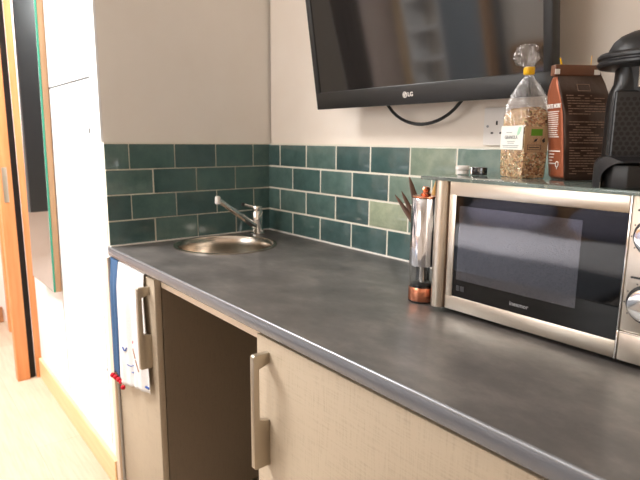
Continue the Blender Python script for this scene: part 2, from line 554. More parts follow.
# ---------------------------------------------------------------- worktop with the sink cut-out
SX, SY, SR = 0.18, -0.287, 0.158
def boolean_cut(o, cutter):
    md = o.modifiers.new('cut', 'BOOLEAN'); md.object = cutter; md.operation = 'DIFFERENCE'; md.solver = 'EXACT'
    dg = bpy.context.evaluated_depsgraph_get()
    me = bpy.data.meshes.new_from_object(o.evaluated_get(dg))
    o.modifiers.clear(); o.data = me
    bpy.data.objects.remove(cutter)
wt = thing('worktop', 'dark grey slate-look kitchen worktop with pale metal front edge', 'worktop', (1.0, -0.3, H - 0.028))
top = obj('slab', bx(0.003, 2.2, -D + 0.003, -0.0048, H - 0.028, H, bev=0.0), 'slate', wt, smooth=False)
cut = obj('cutter', lathe(B(), [(SR - 0.0095, -0.1), (SR - 0.0095, 0.1)], (SX, SY, H), 64), 'slate', wt)
boolean_cut(top, cut)
fe = B()
prism(fe, [(-D + 0.0035, H - 0.028), (-D, H - 0.0278), (-D - 0.0025, H - 0.024), (-D - 0.0025, H - 0.004), (-D - 0.0012, H - 0.001), (-D + 0.0035, H + 0.0004)], 0.002, 2.2, 'YZ')
obj('front_edge', fe, 'cut_edge', wt)
obj('edge_trim', tube(B(), [(0.002, -D + 0.0005, H - 0.0014), (2.2, -D + 0.0005, H - 0.0014)], 0.0028, 10), 'edging', wt)

# sink
sk = thing('kitchen_sink', 'round brushed steel sink bowl let into the worktop corner', 'sink', (SX, SY, H - 0.13))
r = SR
prof = [(r + 0.003, 0.0002), (r + 0.003, 0.0030), (r - 0.002, 0.0046), (r - 0.007, 0.0040), (r - 0.0115, 0.0002), (r - 0.0145, -0.010), (r - 0.0155, -0.03), (r - 0.021, -0.095), (r - 0.04, -0.122), (0.04, -0.128), (0.030, -0.131)]
obj('bowl', lathe(B(), prof, (SX, SY, H), 96, cap=False), 'sink_steel', sk, solid=0.0)
obj('drain', lathe(B(), [(0.036, -0.126), (0.034, -0.124), (0.026, -0.127), (0.02, -0.133), (0.0001, -0.133)], (SX, SY, H), 32), 'chrome', sk)
# tap
TX, TY = 0.07, -0.1
tp = thing('mixer_tap', 'chrome single-lever mixer tap with long rising swivel spout behind the round sink', 'tap', (TX, TY, H))
obj('tap_body', lathe(B(), [(0.027, 0.0), (0.027, 0.006), (0.021, 0.010), (0.0195, 0.05), (0.0195, 0.078), (0.017, 0.084), (0.008, 0.087)], (TX, TY, H), 32), 'chrome', tp)
sp_ = B()
tip = Vector((0.162, -0.302, H + 0.142))
st0 = Vector((TX, TY, H + 0.022))
tube(sp_, [st0, st0.lerp(tip, 0.1), st0.lerp(tip, 0.5), st0.lerp(tip, 0.92), tip], [0.0125, 0.011, 0.0098, 0.009, 0.0088], 16)
spo = obj('spout', sp_, 'chrome', tp)
obj('aerator', lathe(B(), [(0.007, -0.014), (0.0088, -0.012), (0.0088, 0.006), (0.007, 0.010), (0.0001, 0.011)], tip, 20), 'white_plastic', spo)
lv = B()
tube(lv, [(TX, TY, H + 0.092), (TX - 0.006, TY - 0.018, H + 0.098), (TX - 0.012, TY - 0.046, H + 0.106)], [0.007, 0.005, 0.0055], 12)
lathe(lv, [(0.017, 0.085), (0.0185, 0.09), (0.016, 0.1), (0.007, 0.103)], (TX, TY, H), 24)
lvo = obj('lever', lv, 'chrome', tp)
obj('lever_tip', lathe(B(), [(0.003, -0.006), (0.0065, -0.004), (0.0065, 0.004), (0.003, 0.006)], (TX - 0.012, TY - 0.050, H + 0.107), 14), 'black', lvo)

# ---------------------------------------------------------------- base cabinets
DT = H - 0.038       # top of doors
def handle(parent, x, label=None):
    zt, zb = 0.772, 0.542
    o1, o0 = -0.585, -0.620
    poly = [(o1, zt), (o0 + 0.003, zt), (o0, zt - 0.003), (o0, zb + 0.003), (o0 + 0.003, zb), (o1, zb), (o1, 0.636), (o0 + 0.011, 0.641), (o0 + 0.011, zt - 0.027), (o1, zt - 0.022)]
    return obj('handle', prism(B(), poly, x - 0.006, x + 0.006, 'YZ', bev=0.0012), 'nickel', parent)
def cabinet(x0, x1, hx, label, right_door_gap=0.002):
    c = thing('base_cabinet', label, 'cabinet', ((x0 + x1) / 2, -0.3, 0))
    b = B()
    y0 = -0.565
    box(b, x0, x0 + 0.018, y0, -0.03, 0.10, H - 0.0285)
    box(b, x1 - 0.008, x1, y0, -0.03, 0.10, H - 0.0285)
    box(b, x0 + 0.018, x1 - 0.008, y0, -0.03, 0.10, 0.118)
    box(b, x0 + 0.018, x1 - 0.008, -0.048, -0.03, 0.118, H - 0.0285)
    obj('body', b, 'linen_shaded', c, smooth=False)
    obj('plinth', bx(x0, x1, -0.52, -0.50, 0.0, 0.10), 'linen_shaded', c, smooth=False)
    d = obj('door', bx(x0 + right_door_gap, x1 - right_door_gap, -0.585, -0.567, 0.02, DT, bev=0.0008), 'linen', c)
    handle(d, hx)
    return c
cabinet(0.004, 0.333, 0.292, 'narrow beige kitchen cabinet at the wall end with two towels over its door')
cabinet(0.835, 1.445, 0.874, 'wide beige linen-effect kitchen cabinet right of the open under-counter space')
cabinet(1.447, 2.05, 2.0, 'beige linen-effect kitchen cabinet under the worktop at the near right edge')
fl = obj('filler_strip', bx(-0.030, 0.0035, -0.6015, -0.5935, 0.0, H - 0.033, bev=0.001), 'rail')
tag(fl, 'narrow pale upright strip between the white wall and the towel cabinet', 'panel')
rl = obj('support_rail', bx(0.334, 0.834, -0.567, -0.549, H - 0.060, H - 0.0285, bev=0.0006), 'rail')
tag(rl, 'pale wood rail under the worktop across the open space', 'rail')
bp_ = obj('back_panel', bx(0.334, 0.834, -0.028, -0.016, 0.0, H - 0.0285), 'linen_shaded')
tag(bp_, 'panel darkened to look shaded, closing the back of the open under-counter space', 'panel')

# ---------------------------------------------------------------- towels over the narrow cabinet door
def towel(name, label, x0, x1, zb0, zb1, mat, seed, amp, xb0=None, xb1=None, front=-0.590, bulge=0.006):
    rnd = random.Random(seed)
    ph = [rnd.uniform(0, 6.28) for _ in range(4)]
    t = thing(name, label, 'towel', ((x0 + x1) / 2, front, DT))
    xb0 = x0 if xb0 is None else xb0; xb1 = x1 if xb1 is None else xb1
    zt = DT + 0.0035
    def fn(u, v):
        # v 0 behind the door, 1 at the lower front edge
        zb = zb0 + (zb1 - zb0) * u + 0.004 * math.sin(9 * u + ph[0])
        if v < 0.12:
            z = zt - 0.06 * (1 - v / 0.12); y = -0.5635; k = 0
        elif v < 0.2:
            a = (v - 0.12) / 0.08 * math.pi
            y = -0.576 + 0.0125 * math.cos(a) - (0.001 if a > 1.6 else 0); z = zt + 0.0035 * math.sin(a); k = 0
        else:
            k = (v - 0.2) / 0.8
            z = zt + (zb - zt) * k
            y = front - bulge * min(1, k * 5) - amp * min(1, k * 3) * (0.5 + 0.5 * math.sin(u * 13 + ph[1] + 1.5 * k)) - 0.5 * amp * k * (0.5 + 0.5 * math.sin(u * 29 + ph[2]))
        kk = max(0, k)
        x = (x0 + (xb0 - x0) * kk) * (1 - u) + (x1 + (xb1 - x1) * kk) * u
        return (x, y, z)
    obj('cloth', grid(B(), fn, 44, 60), mat, t, solid=0.002)
    return t, fn
tw, fnw = towel('tea_towel', 'white tea towel with small embroidered birds hanging over the narrow cabinet door', 0.074, 0.274, 0.425, 0.470, 'white_cloth', 3, 0.011, 0.064, 0.302)
tb_, fnb = towel('hand_towel', 'blue towel with red pompoms hanging left of the white embroidered tea towel', 0.002, 0.068, 0.435, 0.432, 'blue_cloth', 5, 0.004, 0.004, 0.058)
for k in range(3):
    p = Vector(fnb(0.1 + 0.4 * k, 1.0)) + Vector((0.0, -0.006, -0.008 - 0.006 * (k % 2)))
    s = B(); bmesh.ops.create_icosphere(s, subdivisions=2, radius=0.0085)
    bmesh.ops.translate(s, verts=s.verts[:], vec=p)
    obj('pompom', s, 'red', tb_)
for k in range(2):
    p = Vector(fnw(0.04 + 0.2 * k, 1.0)) + Vector((0.0, -0.004, -0.009))
    s = B(); bmesh.ops.create_icosphere(s, subdivisions=2, radius=0.0075)
    bmesh.ops.translate(s, verts=s.verts[:], vec=p)
    obj('pompom', s, 'red', tw)
def stitch(pts, mat, rr=0.0016):
    q = [Vector(fnw(u, v)) + Vector((0, -0.0022, 0)) for u, v in pts]
    return obj('embroidery', tube(B(), q, rr, 6), mat, tw)
stitch([(0.26, 0.74), (0.30, 0.76), (0.34, 0.755), (0.38, 0.735)], 'thread_blue', 0.0022)
stitch([(0.52, 0.70), (0.54, 0.685), (0.56, 0.70)], 'red', 0.0022)
stitch([(0.6, 0.73), (0.66, 0.75), (0.70, 0.79)], 'thread_brown')
stitch([(0.70, 0.80), (0.76, 0.84), (0.80, 0.87)], 'thread_brown')
stitch([(0.36, 0.85), (0.44, 0.86), (0.52, 0.85)], 'thread_blue', 0.0012)
stitch([(0.45, 0.9), (0.55, 0.905), (0.62, 0.89)], 'thread_blue', 0.0012)
stitch([(0.9, 0.96), (0.95, 0.965), (0.99, 0.96)], 'thread_blue', 0.003)

# ---------------------------------------------------------------- television
tv = thing('television', 'black flat-screen television tilted forward on the wall above the green tiles', 'television', (0.769, -0.102, 1.249), rot=(math.radians(9), 0, 0))
W2, TH = 0.361, 0.455
b = B()                                             # frame with a real recess for the screen
bl, bb = 0.020, 0.047
box(b, -W2, W2, 0.0, 0.028, 0, bb, bev=0.003)
box(b, -W2, W2, 0.0, 0.028, TH - bl, TH, bev=0.003)
box(b, -W2, -W2 + bl, 0.0, 0.028, bb - 0.004, TH - bl + 0.004, bev=0.003)
box(b, W2 - bl, W2, 0.0, 0.028, bb - 0.004, TH - bl + 0.004, bev=0.003)
obj('frame', b, 'bezel', tv, local=True)
obj('screen', bx(-W2 + bl - 0.002, W2 - bl + 0.002, 0.0035, 0.02, bb - 0.002, TH - bl + 0.002), 'screen', tv, local=True, smooth=False)
obj('rear_cover', box(bx(-W2 + 0.03, W2 - 0.03, 0.0285, 0.045, 0.03, TH - 0.03, bev=0.008), -0.2, 0.2, 0.04, 0.062, 0.06, 0.3, bev=0.01), 'black', tv, local=True)
obj('wall_bracket', box(bx(-0.10, 0.10, 0.063, 0.078, 0.09, 0.23, bev=0.002), -0.03, 0.03, 0.075, 0.084, 0.1, 0.16), 'charcoal', tv, local=True)
LX = -0.006
lo = obj('logo', lathe(B(), [(0.0072, 0), (0.0072, 0.0006), (0.0001, 0.0007)], (LX - 0.009, -0.0002, 0.0235), 28, 'Y'), 'white_print', tv, local=True)
obj('logo_face', tube(tube(B(), [(LX - 0.0078, -0.0012, 0.0275), (LX - 0.0078, -0.0012, 0.0205), (LX - 0.0058, -0.0012, 0.0205)], 0.0005, 6),
    [(LX - 0.009 + 0.005 * math.cos(a), -0.0012, 0.0235 + 0.005 * math.sin(a)) for a in [math.radians(60 + 30 * k) for k in range(11)]] + [(LX - 0.0065, -0.0012, 0.0235)], 0.0005, 6), 'dark_print', lo, local=True)
text('brand_text', 'LG', 0.014, 'white_print', tv, (LX + 0.0085, -0.0004, 0.0235), (math.radians(90), 0, 0), bold=0.0004)

cb = B()
pts = []
for k in range(17):
    s = k / 16
    pts.append((0.612 + 0.272 * s, -0.035, 1.262 - 0.058 * math.sin(math.pi * s) ** 0.8 + 0.02 * (abs(s - 0.5) * 2) ** 6))
tube(cb, pts, 0.0042, 8)
tag(obj('cable_loop', cb, 'black'), 'black cable hanging in a loop below the television', 'cable')

# ---------------------------------------------------------------- double wall socket
so = thing('wall_socket', 'white double wall socket on the plaster above the tiles, behind the granola bag', 'socket', (0.982, 0.008, 1.152))
obj('faceplate', bx(0.909, 1.055, -0.002, 0.0078, 1.1535, 1.2395, bev=0.003), 'white_plastic', so)
for cx in (0.945, 1.019):
    hs = B()
    box(hs, cx - 0.002, cx + 0.002, -0.0028, -0.0012, 1.2, 1.209)
    box(hs, cx - 0.0145, cx - 0.0085, -0.0028, -0.0012, 1.180, 1.184)
    box(hs, cx + 0.0085, cx + 0.0145, -0.0028, -0.0012, 1.180, 1.184)
    obj('pin_holes', hs, 'dark', so)
    obj('rocker_switch', bx(cx + 0.010, cx + 0.021, -0.005, -0.0015, 1.212, 1.229, bev=0.001), 'white_plastic', so)
obj('screw', lathe(B(), [(0.003, 0), (0.003, 0.0012), (0.001, 0.0016)], (0.921, -0.002, 1.197), 12, 'Y'), 'grey_print', so)

# ---------------------------------------------------------------- microwave
MX0, MX1, MY, MZ0, MZ1 = 1.012, 1.470, -0.287, H + 0.008, H + 0.2545
mw = thing('microwave', 'steel-fronted black microwave oven standing on the right of the worktop', 'microwave', (1.24, -0.16, H))
obj('body', bx(MX0 + 0.004, MX1 - 0.002, -0.262, -0.025, MZ0, MZ1 - 0.001, bev=0.004), 'charcoal', mw)
for x in (MX0 + 0.05, MX1 - 0.05):
    for y in (-0.235, -0.06):
        obj('foot', lathe(B(), [(0.013, 0.0006), (0.015, 0.002), (0.015, 0.0085)], (x, y, H), 20), 'black', mw)
DX0, DX1 = 1.0445, 1.3625
dz0, dz1 = MZ0 + 0.001, MZ1
wx0, wx1, wz0, wz1 = 1.060, 1.3615, 0.8715, 1.0630
b = B()
box(b, DX0, DX1, MY, MY + 0.024, wz1, dz1, bev=0.0015)
box(b, DX0, DX1, MY, MY + 0.024, dz0, wz0, bev=0.0015)
box(b, DX0, wx0, MY, MY + 0.024, wz0 - 0.003, wz1 + 0.003, bev=0.0015)
box(b, DX0 + 0.001, DX1 - 0.001, MY + 0.012, MY + 0.024, wz0 - 0.01, wz1 + 0.01)
door = obj('door', b, 'steel', mw)
gw = obj('door_window', bx(wx0 - 0.001, DX1 - 0.0006, MY + 0.0015, MY + 0.012, wz0 - 0.002, wz1 + 0.002, bev=0.0005), 'mw_glass', door, smooth=False)
obj('mesh_screen', bx(1.068, 1.297, MY + 0.0012, MY + 0.002, 0.905, 1.045), 'mw_mesh', gw, smooth=False)
text('brand_text', 'inexmor', 0.0105, 'grey_print', gw, (1.201, MY + 0.0011, 0.8865), (math.radians(90), 0, 0), local=False, bold=0.0001, ext=0.0002)
sb = B()
box(sb, 1.070, 1.0765, MY + 0.0009, MY + 0.0016, 0.884, 0.894)
box(sb, 1.0785, 1.087, MY + 0.0009, MY + 0.0016, 0.884, 0.894)
obj('window_symbols', sb, 'dark_print', gw, smooth=False)
# curved upright handle along the left edge of the door
hp = []
for k in range(9):
    a = math.pi * k / 8
    hp.append((1.0265 - 0.0145 * math.cos(a), MY + 0.002 - 0.013 * math.sin(a)))
hp += [(1.041, MY + 0.022), (1.012, MY + 0.022)]
obj('door_handle', prism(B(), hp, dz0, dz1, 'XY'), 'steel', door)
obj('handle_groove', bx(1.0411, 1.0447, MY + 0.004, MY + 0.022, dz0 + 0.001, dz1 - 0.001), 'dark_wood', door, smooth=False)
# control panel
cp = obj('control_panel', bx(1.3660, MX1, MY, MY + 0.024, 0.8900, MZ1, bev=0.0015), 'steel', mw)
obj('panel_edge', bx(1.3632, 1.3658, MY - 0.001, MY + 0.02, 0.8890, MZ1, bev=0.0006), 'chrome', cp)
ob = obj('door_button', bx(1.3660, MX1, MY - 0.001, MY + 0.024, MZ0 + 0.001, 0.8885, bev=0.002), 'steel', mw)
obj('button_edge', box(bx(1.3632, 1.3658, MY - 0.002, MY + 0.02, MZ0 + 0.001, 0.8885, bev=0.0006), 1.3658, MX1, MY - 0.002, MY + 0.01, 0.8868, 0.8890, bev=0.0005), 'chrome', ob)
for kz in (0.936, 1.033):
    kc = (1.4005, MY, kz)
    kn = obj('knob', lathe(B(), [(0.0235, -0.001), (0.0235, 0.012), (0.021, 0.018), (0.017, 0.0185), (0.0001, 0.018)], kc, 48, 'Y'), 'chrome', mw)
    obj('knob_ring', lathe(B(), [(0.0285, 0.0), (0.0285, 0.003), (0.0245, 0.0045), (0.0236, 0.0045)], kc, 48, 'Y'), 'black', kn)
    obj('pointer', bx(kc[0] - 0.001, kc[0] + 0.001, MY - 0.0195, MY - 0.018, kz + 0.005, kz + 0.018), 'black', kn, smooth=False)
    dots = B()
    for k in range(9):
        a = math.radians(215 - 250 * k / 8 + (0))
        box(dots, kc[0] + 0.0315 * math.cos(a) - 0.0009, kc[0] + 0.0315 * math.cos(a) + 0.0009, MY - 0.0006, MY + 0.0004, kz + 0.0315 * math.sin(a) - 0.0009, kz + 0.0315 * math.sin(a) + 0.0009)
    obj('dial_marks', dots, 'dark_print', cp, smooth=False)
    obj('dial_heading', bx(1.374, 1.424, MY - 0.0006, MY + 0.0004, kz + 0.0345, kz + 0.0375), 'dark_print', cp, smooth=False)

# glass shelf resting above the microwave
GZ = 1.0965
gs = thing('glass_shelf', 'green-edged glass shelf lying over the microwave and carrying the packets', 'shelf', (1.3, -0.15, 1.0898))
obj('shelf_plate', bx(0.985, 1.72, -0.302, -0.010, 1.0900, GZ, bev=0.001), 'glass', gs)
for x in (1.05, 1.66):
    obj('shelf_bracket', lathe(B(), [(0.009, 0), (0.009, 0.012), (0.006, 0.014)], (x, -0.009, 1.08), 16, 'Y'), 'chrome', gs)
cpw = thing('small_pot', 'small round white pot with a lid on the left end of the glass shelf', 'pot', (1.002, -0.195, GZ))
obj('pot_base', lathe(B(), [(0.010, 0.0), (0.012, 0.001), (0.012, 0.008), (0.010, 0.0095)], (1.002, -0.195, GZ + 0.0002), 28), 'white_plastic', cpw)
obj('lid', lathe(B(), [(0.014, 0.0096), (0.0145, 0.011), (0.0145, 0.0155), (0.012, 0.0175), (0.0001, 0.018)], (1.002, -0.195, GZ + 0.0002), 28), 'white_plastic', cpw)
cbk = thing('small_box', 'small glossy black box between the white pot and the granola bag', 'box', (1.035, -0.19, GZ))
obj('box_body', bx(1.025, 1.050, -0.197, -0.180, GZ + 0.0002, GZ + 0.016, bev=0.001), 'black_gloss', cbk)
obj('box_end', bx(1.0215, 1.0249, -0.1965, -0.1805, GZ + 0.0006, GZ + 0.0155, bev=0.0008), 'chrome', cbk)

# ---------------------------------------------------------------- granola bag
def quad_section(w, d, r, n=6):
    """rounded rectangle outline, counter-clockwise, centre 0"""
    out = []
    for cx, cy, a0 in ((w / 2 - r, d / 2 - r, 0), (-w / 2 + r, d / 2 - r, 90), (-w / 2 + r, -d / 2 + r, 180), (w / 2 - r, -d / 2 + r, 270)):
        for k in range(n):
            a = math.radians(a0 + 90 * k / (n - 1))
            out.append((cx + r * math.cos(a), cy + r * math.sin(a)))
    return out
def loft(bm, sections, cap=True):
    rings = [[bm.verts.new(p) for p in s] for s in sections]
    n = len(rings[0])
    for i in range(len(rings) - 1):
        for k in range(n):
            bm.faces.new((rings[i][k], rings[i][(k + 1) % n], rings[i + 1][(k + 1) % n], rings[i + 1][k]))
    if cap:
        bm.faces.new(rings[0][::-1]); bm.faces.new(rings[-1])
    return bm

RG = math.radians(-26)
# nearest corner of the block on the shelf at (1.158,-0.229); local x runs along the left face, y into the depth
gw_, gd_ = 0.074, 0.048
ux, uy = Vector((math.cos(RG), math.sin(RG), 0)), Vector((-math.sin(RG), math.cos(RG), 0))
corner = Vector((1.138, -0.203, 0))
gc = corner - ux * gw_ / 2 + uy * gd_ / 2
gb = thing('granola_bag', 'clear bag of granola with cream label and yellow clip on the glass shelf', 'bag', (gc.x, gc.y, GZ + 0.0003), rz=RG)
rg = random.Random(4)
def wob(p, a):
    return (p[0] + rg.uniform(-a, a), p[1] + rg.uniform(-a, a), p[2])
secs = []
for z, sc in ((0, 0.94), (0.004, 1.0), (0.04, 1.03), (0.08, 1.02), (0.112, 0.98), (0.121, 0.88), (0.127, 0.6)):
    secs.append([wob((x * sc, y * sc, z + (0.0 if z < 0.1 else rg.uniform(-0.002, 0.002))), 0.0006) for x, y in quad_section(gw_, gd_, 0.003)])
obj('granola', loft(B(), secs), 'granola', gb, local=True)
def label_face(name, x0, x1, y0, y1, z0, z1, mat, parent=gb):
    return obj(name, bx(x0, x1, y0, y1, z0, z1, bev=0.0003), mat, parent, local=True, smooth=False)
ZL = 0.019
lf = label_face('front_label', -0.0370, 0.0372, -0.0268, -0.0258, 0.032 + ZL, 0.076 + ZL, 'label_white')
rf = label_face('side_label', 0.0385, 0.0395, -0.0245, 0.0235, 0.028 + ZL, 0.074 + ZL, 'label_kraft')
text('label_text', 'GRANOLA', 0.0095, 'grey_print', lf, (-0.001, -0.0272, 0.0545 + ZL), (math.radians(90), 0, 0), sx=0.95)
lines = B()
for z, a, c in ((0.0475, -0.014, 0.012), (0.0440, -0.012, 0.010), (0.0395, -0.029, 0.025), (0.0365, -0.027, 0.022), (0.0635, -0.018, 0.002)):
    box(lines, a, c, -0.0271, -0.0267, z - 0.0006 + ZL, z + 0.0006 + ZL)
obj('small_print', lines, 'grey_print', lf, local=True, smooth=False)
obj('leaf_print', prism(B(), [(0.018, 0.058 + ZL), (0.025, 0.060 + ZL), (0.030, 0.067 + ZL), (0.031, 0.074 + ZL), (0.023, 0.073 + ZL), (0.019, 0.065 + ZL)], -0.0272, -0.0267), 'mint_print', lf, local=True, smooth=False)
obj('green_square', bx(0.0394, 0.0398, -0.012, 0.011, 0.0575 + ZL, 0.0695 + ZL), 'green_print', rf, local=True, smooth=False)
fbx = B()
for (ya, yb, za, zb) in ((-0.018, 0.010, 0.0325, 0.0333), (-0.018, 0.010, 0.0407, 0.0415), (-0.018, -0.0172, 0.0325, 0.0415), (0.0092, 0.010, 0.0325, 0.0415), (-0.015, 0.006, 0.036, 0.0375)):
    box(fbx, 0.0394, 0.0398, ya, yb, za + ZL, zb + ZL)
obj('small_print', fbx, 'dark_print', rf, local=True, smooth=False)
obj('leaf_print', prism(B(), [(-0.006, 0.046 + ZL), (0.0, 0.048 + ZL), (0.002, 0.053 + ZL), (-0.004, 0.051 + ZL)], 0.0394, 0.0398, 'YZ'), 'dark_print', rf, local=True, smooth=False)
obj('leaf_print', prism(B(), [(0.013, 0.045 + ZL), (0.017, 0.047 + ZL), (0.016, 0.054 + ZL), (0.011, 0.050 + ZL)], 0.0394, 0.0398, 'YZ'), 'dark_print', rf, local=True, smooth=False)
# film: skin round the block, gathered to the neck under the clip, crumpled plume above
secs = []
NQ = 10
neck = Vector((-0.002, 0.002, 0))
for i, (z, sc) in enumerate([(0.001, 1.04), (0.03, 1.07), (0.08, 1.07), (0.118, 1.04), (0.132, 0.94), (0.150, 0.74), (0.168, 0.48), (0.180, 0.26), (0.188, 0.14), (0.200, 0.13)]):
    ring = []
    t_ = max(0, (z - 0.11) / 0.088)
    for j, (x, y) in enumerate(quad_section(gw_, gd_, 0.008, NQ)):
        f = 1 + (0.16 * math.sin(j * 2.1) + 0.08 * rg.uniform(-1, 1)) * min(1, t_ * 2.2)
        ring.append((x * sc * f + neck.x * t_, y * sc * f + neck.y * t_, z))
    secs.append(ring)
obj('film', loft(B(), secs, cap=False), 'film', gb, local=True)
pl = []
for i, (z, rx, ox) in enumerate([(0.2, 0.006, -0.003), (0.204, 0.011, -0.008), (0.209, 0.018, -0.013), (0.216, 0.0230, -0.017), (0.224, 0.0245, -0.019), (0.231, 0.021, -0.017), (0.237, 0.018, -0.013), (0.242, 0.009, -0.010)]):
    ring = []
    for j in range(36):
        a = 2 * math.pi * j / 36
        f = 1 + 0.16 * math.sin(j * 1.05 + 0.4 * i) + 0.22 * rg.uniform(-1, 1)
        ring.append((ox + rx * f * math.cos(a), 0.002 + 0.75 * rx * f * math.sin(a), z + 0.002 * math.sin(j * 2.3)))
    pl.append(ring)
obj('film_plume', loft(B(), pl, cap=False), 'film', gb, local=True)
obj('clip', box(bx(-0.0105, 0.0055, -0.005, 0.009, 0.1875, 0.2010, bev=0.0015), -0.0085, 0.0035, -0.0065, -0.0045, 0.1895, 0.1990, bev=0.0005), 'yellow', gb, local=True)

# ---------------------------------------------------------------- coffee packet
RC = math.radians(57)
cw, cd = 0.080, 0.053
ux, uy = Vector((math.cos(RC), math.sin(RC), 0)), Vector((-math.sin(RC), math.cos(RC), 0))
corner = Vector((1.211, -0.188, 0))
cc = corner + ux * cw / 2 + uy * cd / 2
ck = thing('coffee_packet', 'tall brown and copper foil coffee packet with folded top, between granola and coffee machine', 'packet', (cc.x, cc.y, GZ + 0.0003), rz=RC)
# height, width, depth of the block-bottom bag; it flattens towards the fold
LV = [(0.0, 0.072, 0.048), (0.004, 0.079, 0.053), (0.03, 0.082, 0.055), (0.08, 0.083, 0.056), (0.115, 0.084, 0.055), (0.135, 0.086, 0.050), (0.150, 0.088, 0.042), (0.163, 0.086, 0.030), (0.174, 0.081, 0.018), (0.182, 0.078, 0.011), (0.190, 0.077, 0.010)]
def wd_at(z):
    k = 0
    while k < len(LV) - 2 and LV[k + 1][0] < z: k += 1
    t = (z - LV[k][0]) / (LV[k + 1][0] - LV[k][0])
    return LV[k][1] * (1 - t) + LV[k + 1][1] * t, LV[k][2] * (1 - t) + LV[k + 1][2] * t
def lean(z):
    return 0.018 * (max(0, z) / 0.19) ** 1.3
secs = []
for i in range(39):
    z = 0.190 * i / 38
    W_, D_ = wd_at(z)
    ring = []
    for x, y in quad_section(1, 1, 0.05, 4):
        cr_ = 0.0012 * math.sin(40 * x + z * 90) * math.sin(z * 55 + x * 3)
        pin = 0.0
        ring.append((x * W_ - lean(z), y * D_ + cr_ * (1 if y > 0 else -1), z))
    secs.append(ring)
obj('packet_body', loft(B(), secs), 'brown_foil', ck, local=True)
def gus(u, v, out=0.0008):
    z = 0.004 + 0.172 * v
    W_, D_ = wd_at(z)
    return (-W_ / 2 - out - lean(z), -(u - 0.5) * D_ * 0.93, z)
obj('copper_gusset', grid(B(), gus, 6, 40), 'copper_foil', ck, local=True, solid=0.0006)
text('packet_heading', 'GATE MORE', 0.0098, 'white_print', ck, (gus(0.5, 0.72)[0] - 0.0014, 0.0, 0.127), (math.radians(90), 0, math.radians(-90)), sx=0.86, bold=0.0003)
rp = random.Random(9)
sp_ = B()
for i in range(13):
    z = 0.118 - i * 0.0036
    y = 0.022
    W_, D_ = wd_at(z)
    while y > -0.012 + 0.0007 * i:
        l_ = rp.uniform(0.003, 0.009)
        box(sp_, -W_ / 2 - 0.0019 - lean(z), -W_ / 2 - 0.0013 - lean(z), max(y - l_, -0.020), y, z - 0.0007, z + 0.0007)
        y -= l_ + 0.0012
for i in range(5):
    z = 0.050 - i * 0.0055
    W_, D_ = wd_at(z)
    box(sp_, -W_ / 2 - 0.0019 - lean(z), -W_ / 2 - 0.0013 - lean(z), (-0.016, 0.004, 0.006, 0.010, 0.0)[i], 0.022, z - 0.0009, z + 0.0009)
ring = []
for k in range(13):
    a0 = math.radians(30 * k)
    ring.append((-0.0443, -0.006 + 0.0048 * math.cos(a0), 0.027 + 0.0048 * math.sin(a0)))
tube(sp_, ring, 0.0008, 6)
tube(sp_, [(-0.0440, -0.0055, 0.0225), (-0.0436, -0.0055, 0.0185)], 0.0009, 6)
obj('small_print', sp_, 'white_print', ck, local=True, smooth=False).__setitem__('kind', 'stuff')
sp_ = B()
for i in range(31):
    z = 0.144 - i * 0.0044
    if i in (8, 9, 19): continue
    W_, D_ = wd_at(z)
    x = -W_ * 0.40
    end = W_ * (0.38 if i % 7 else 0.12)
    while x < end:
        l_ = rp.uniform(0.003, 0.011)
        if rp.random() < 0.85:
            box(sp_, x - lean(z), min(x + l_, end) - lean(z), -D_ / 2 - 0.0019, -D_ / 2 - 0.0010, z - 0.0007, z + 0.0007)
        x += l_ + 0.0014
obj('fine_print', sp_, 'fine_print', ck, local=True, smooth=False).__setitem__('kind', 'stuff')
obj('print_frame', tube(B(), [(-0.026, -0.0222, 0.152), (-0.004, -0.0222, 0.152), (-0.004, -0.0165, 0.163), (-0.026, -0.0165, 0.163), (-0.026, -0.0222, 0.152)], 0.0005, 5), 'fine_print', ck, local=True)
ft = obj('folded_top', bx(-0.0625, 0.0175, -0.0085, 0.0085, 0.178, 0.1965, bev=0.0025), 'brown_card', ck, local=True)
obj('tie_end', bx(-0.0632, -0.0545, -0.0100, -0.0088, 0.180, 0.1885, bev=0.0003), 'white_print', ft, local=True, smooth=False)
obj('tie_end', bx(0.0075, 0.0182, -0.0100, -0.0088, 0.180, 0.1885, bev=0.0003), 'white_print', ft, local=True, smooth=False)
obj('tie_wire', tube(B(), [(-0.047, 0.0, 0.196), (-0.051, 0.0, 0.208)], 0.0014, 6), 'yellow', ft, local=True)
obj('tie_wire', tube(B(), [(0.006, 0.0, 0.196), (0.006, 0.0, 0.213)], 0.0010, 6), 'pale_wood', ft, local=True)

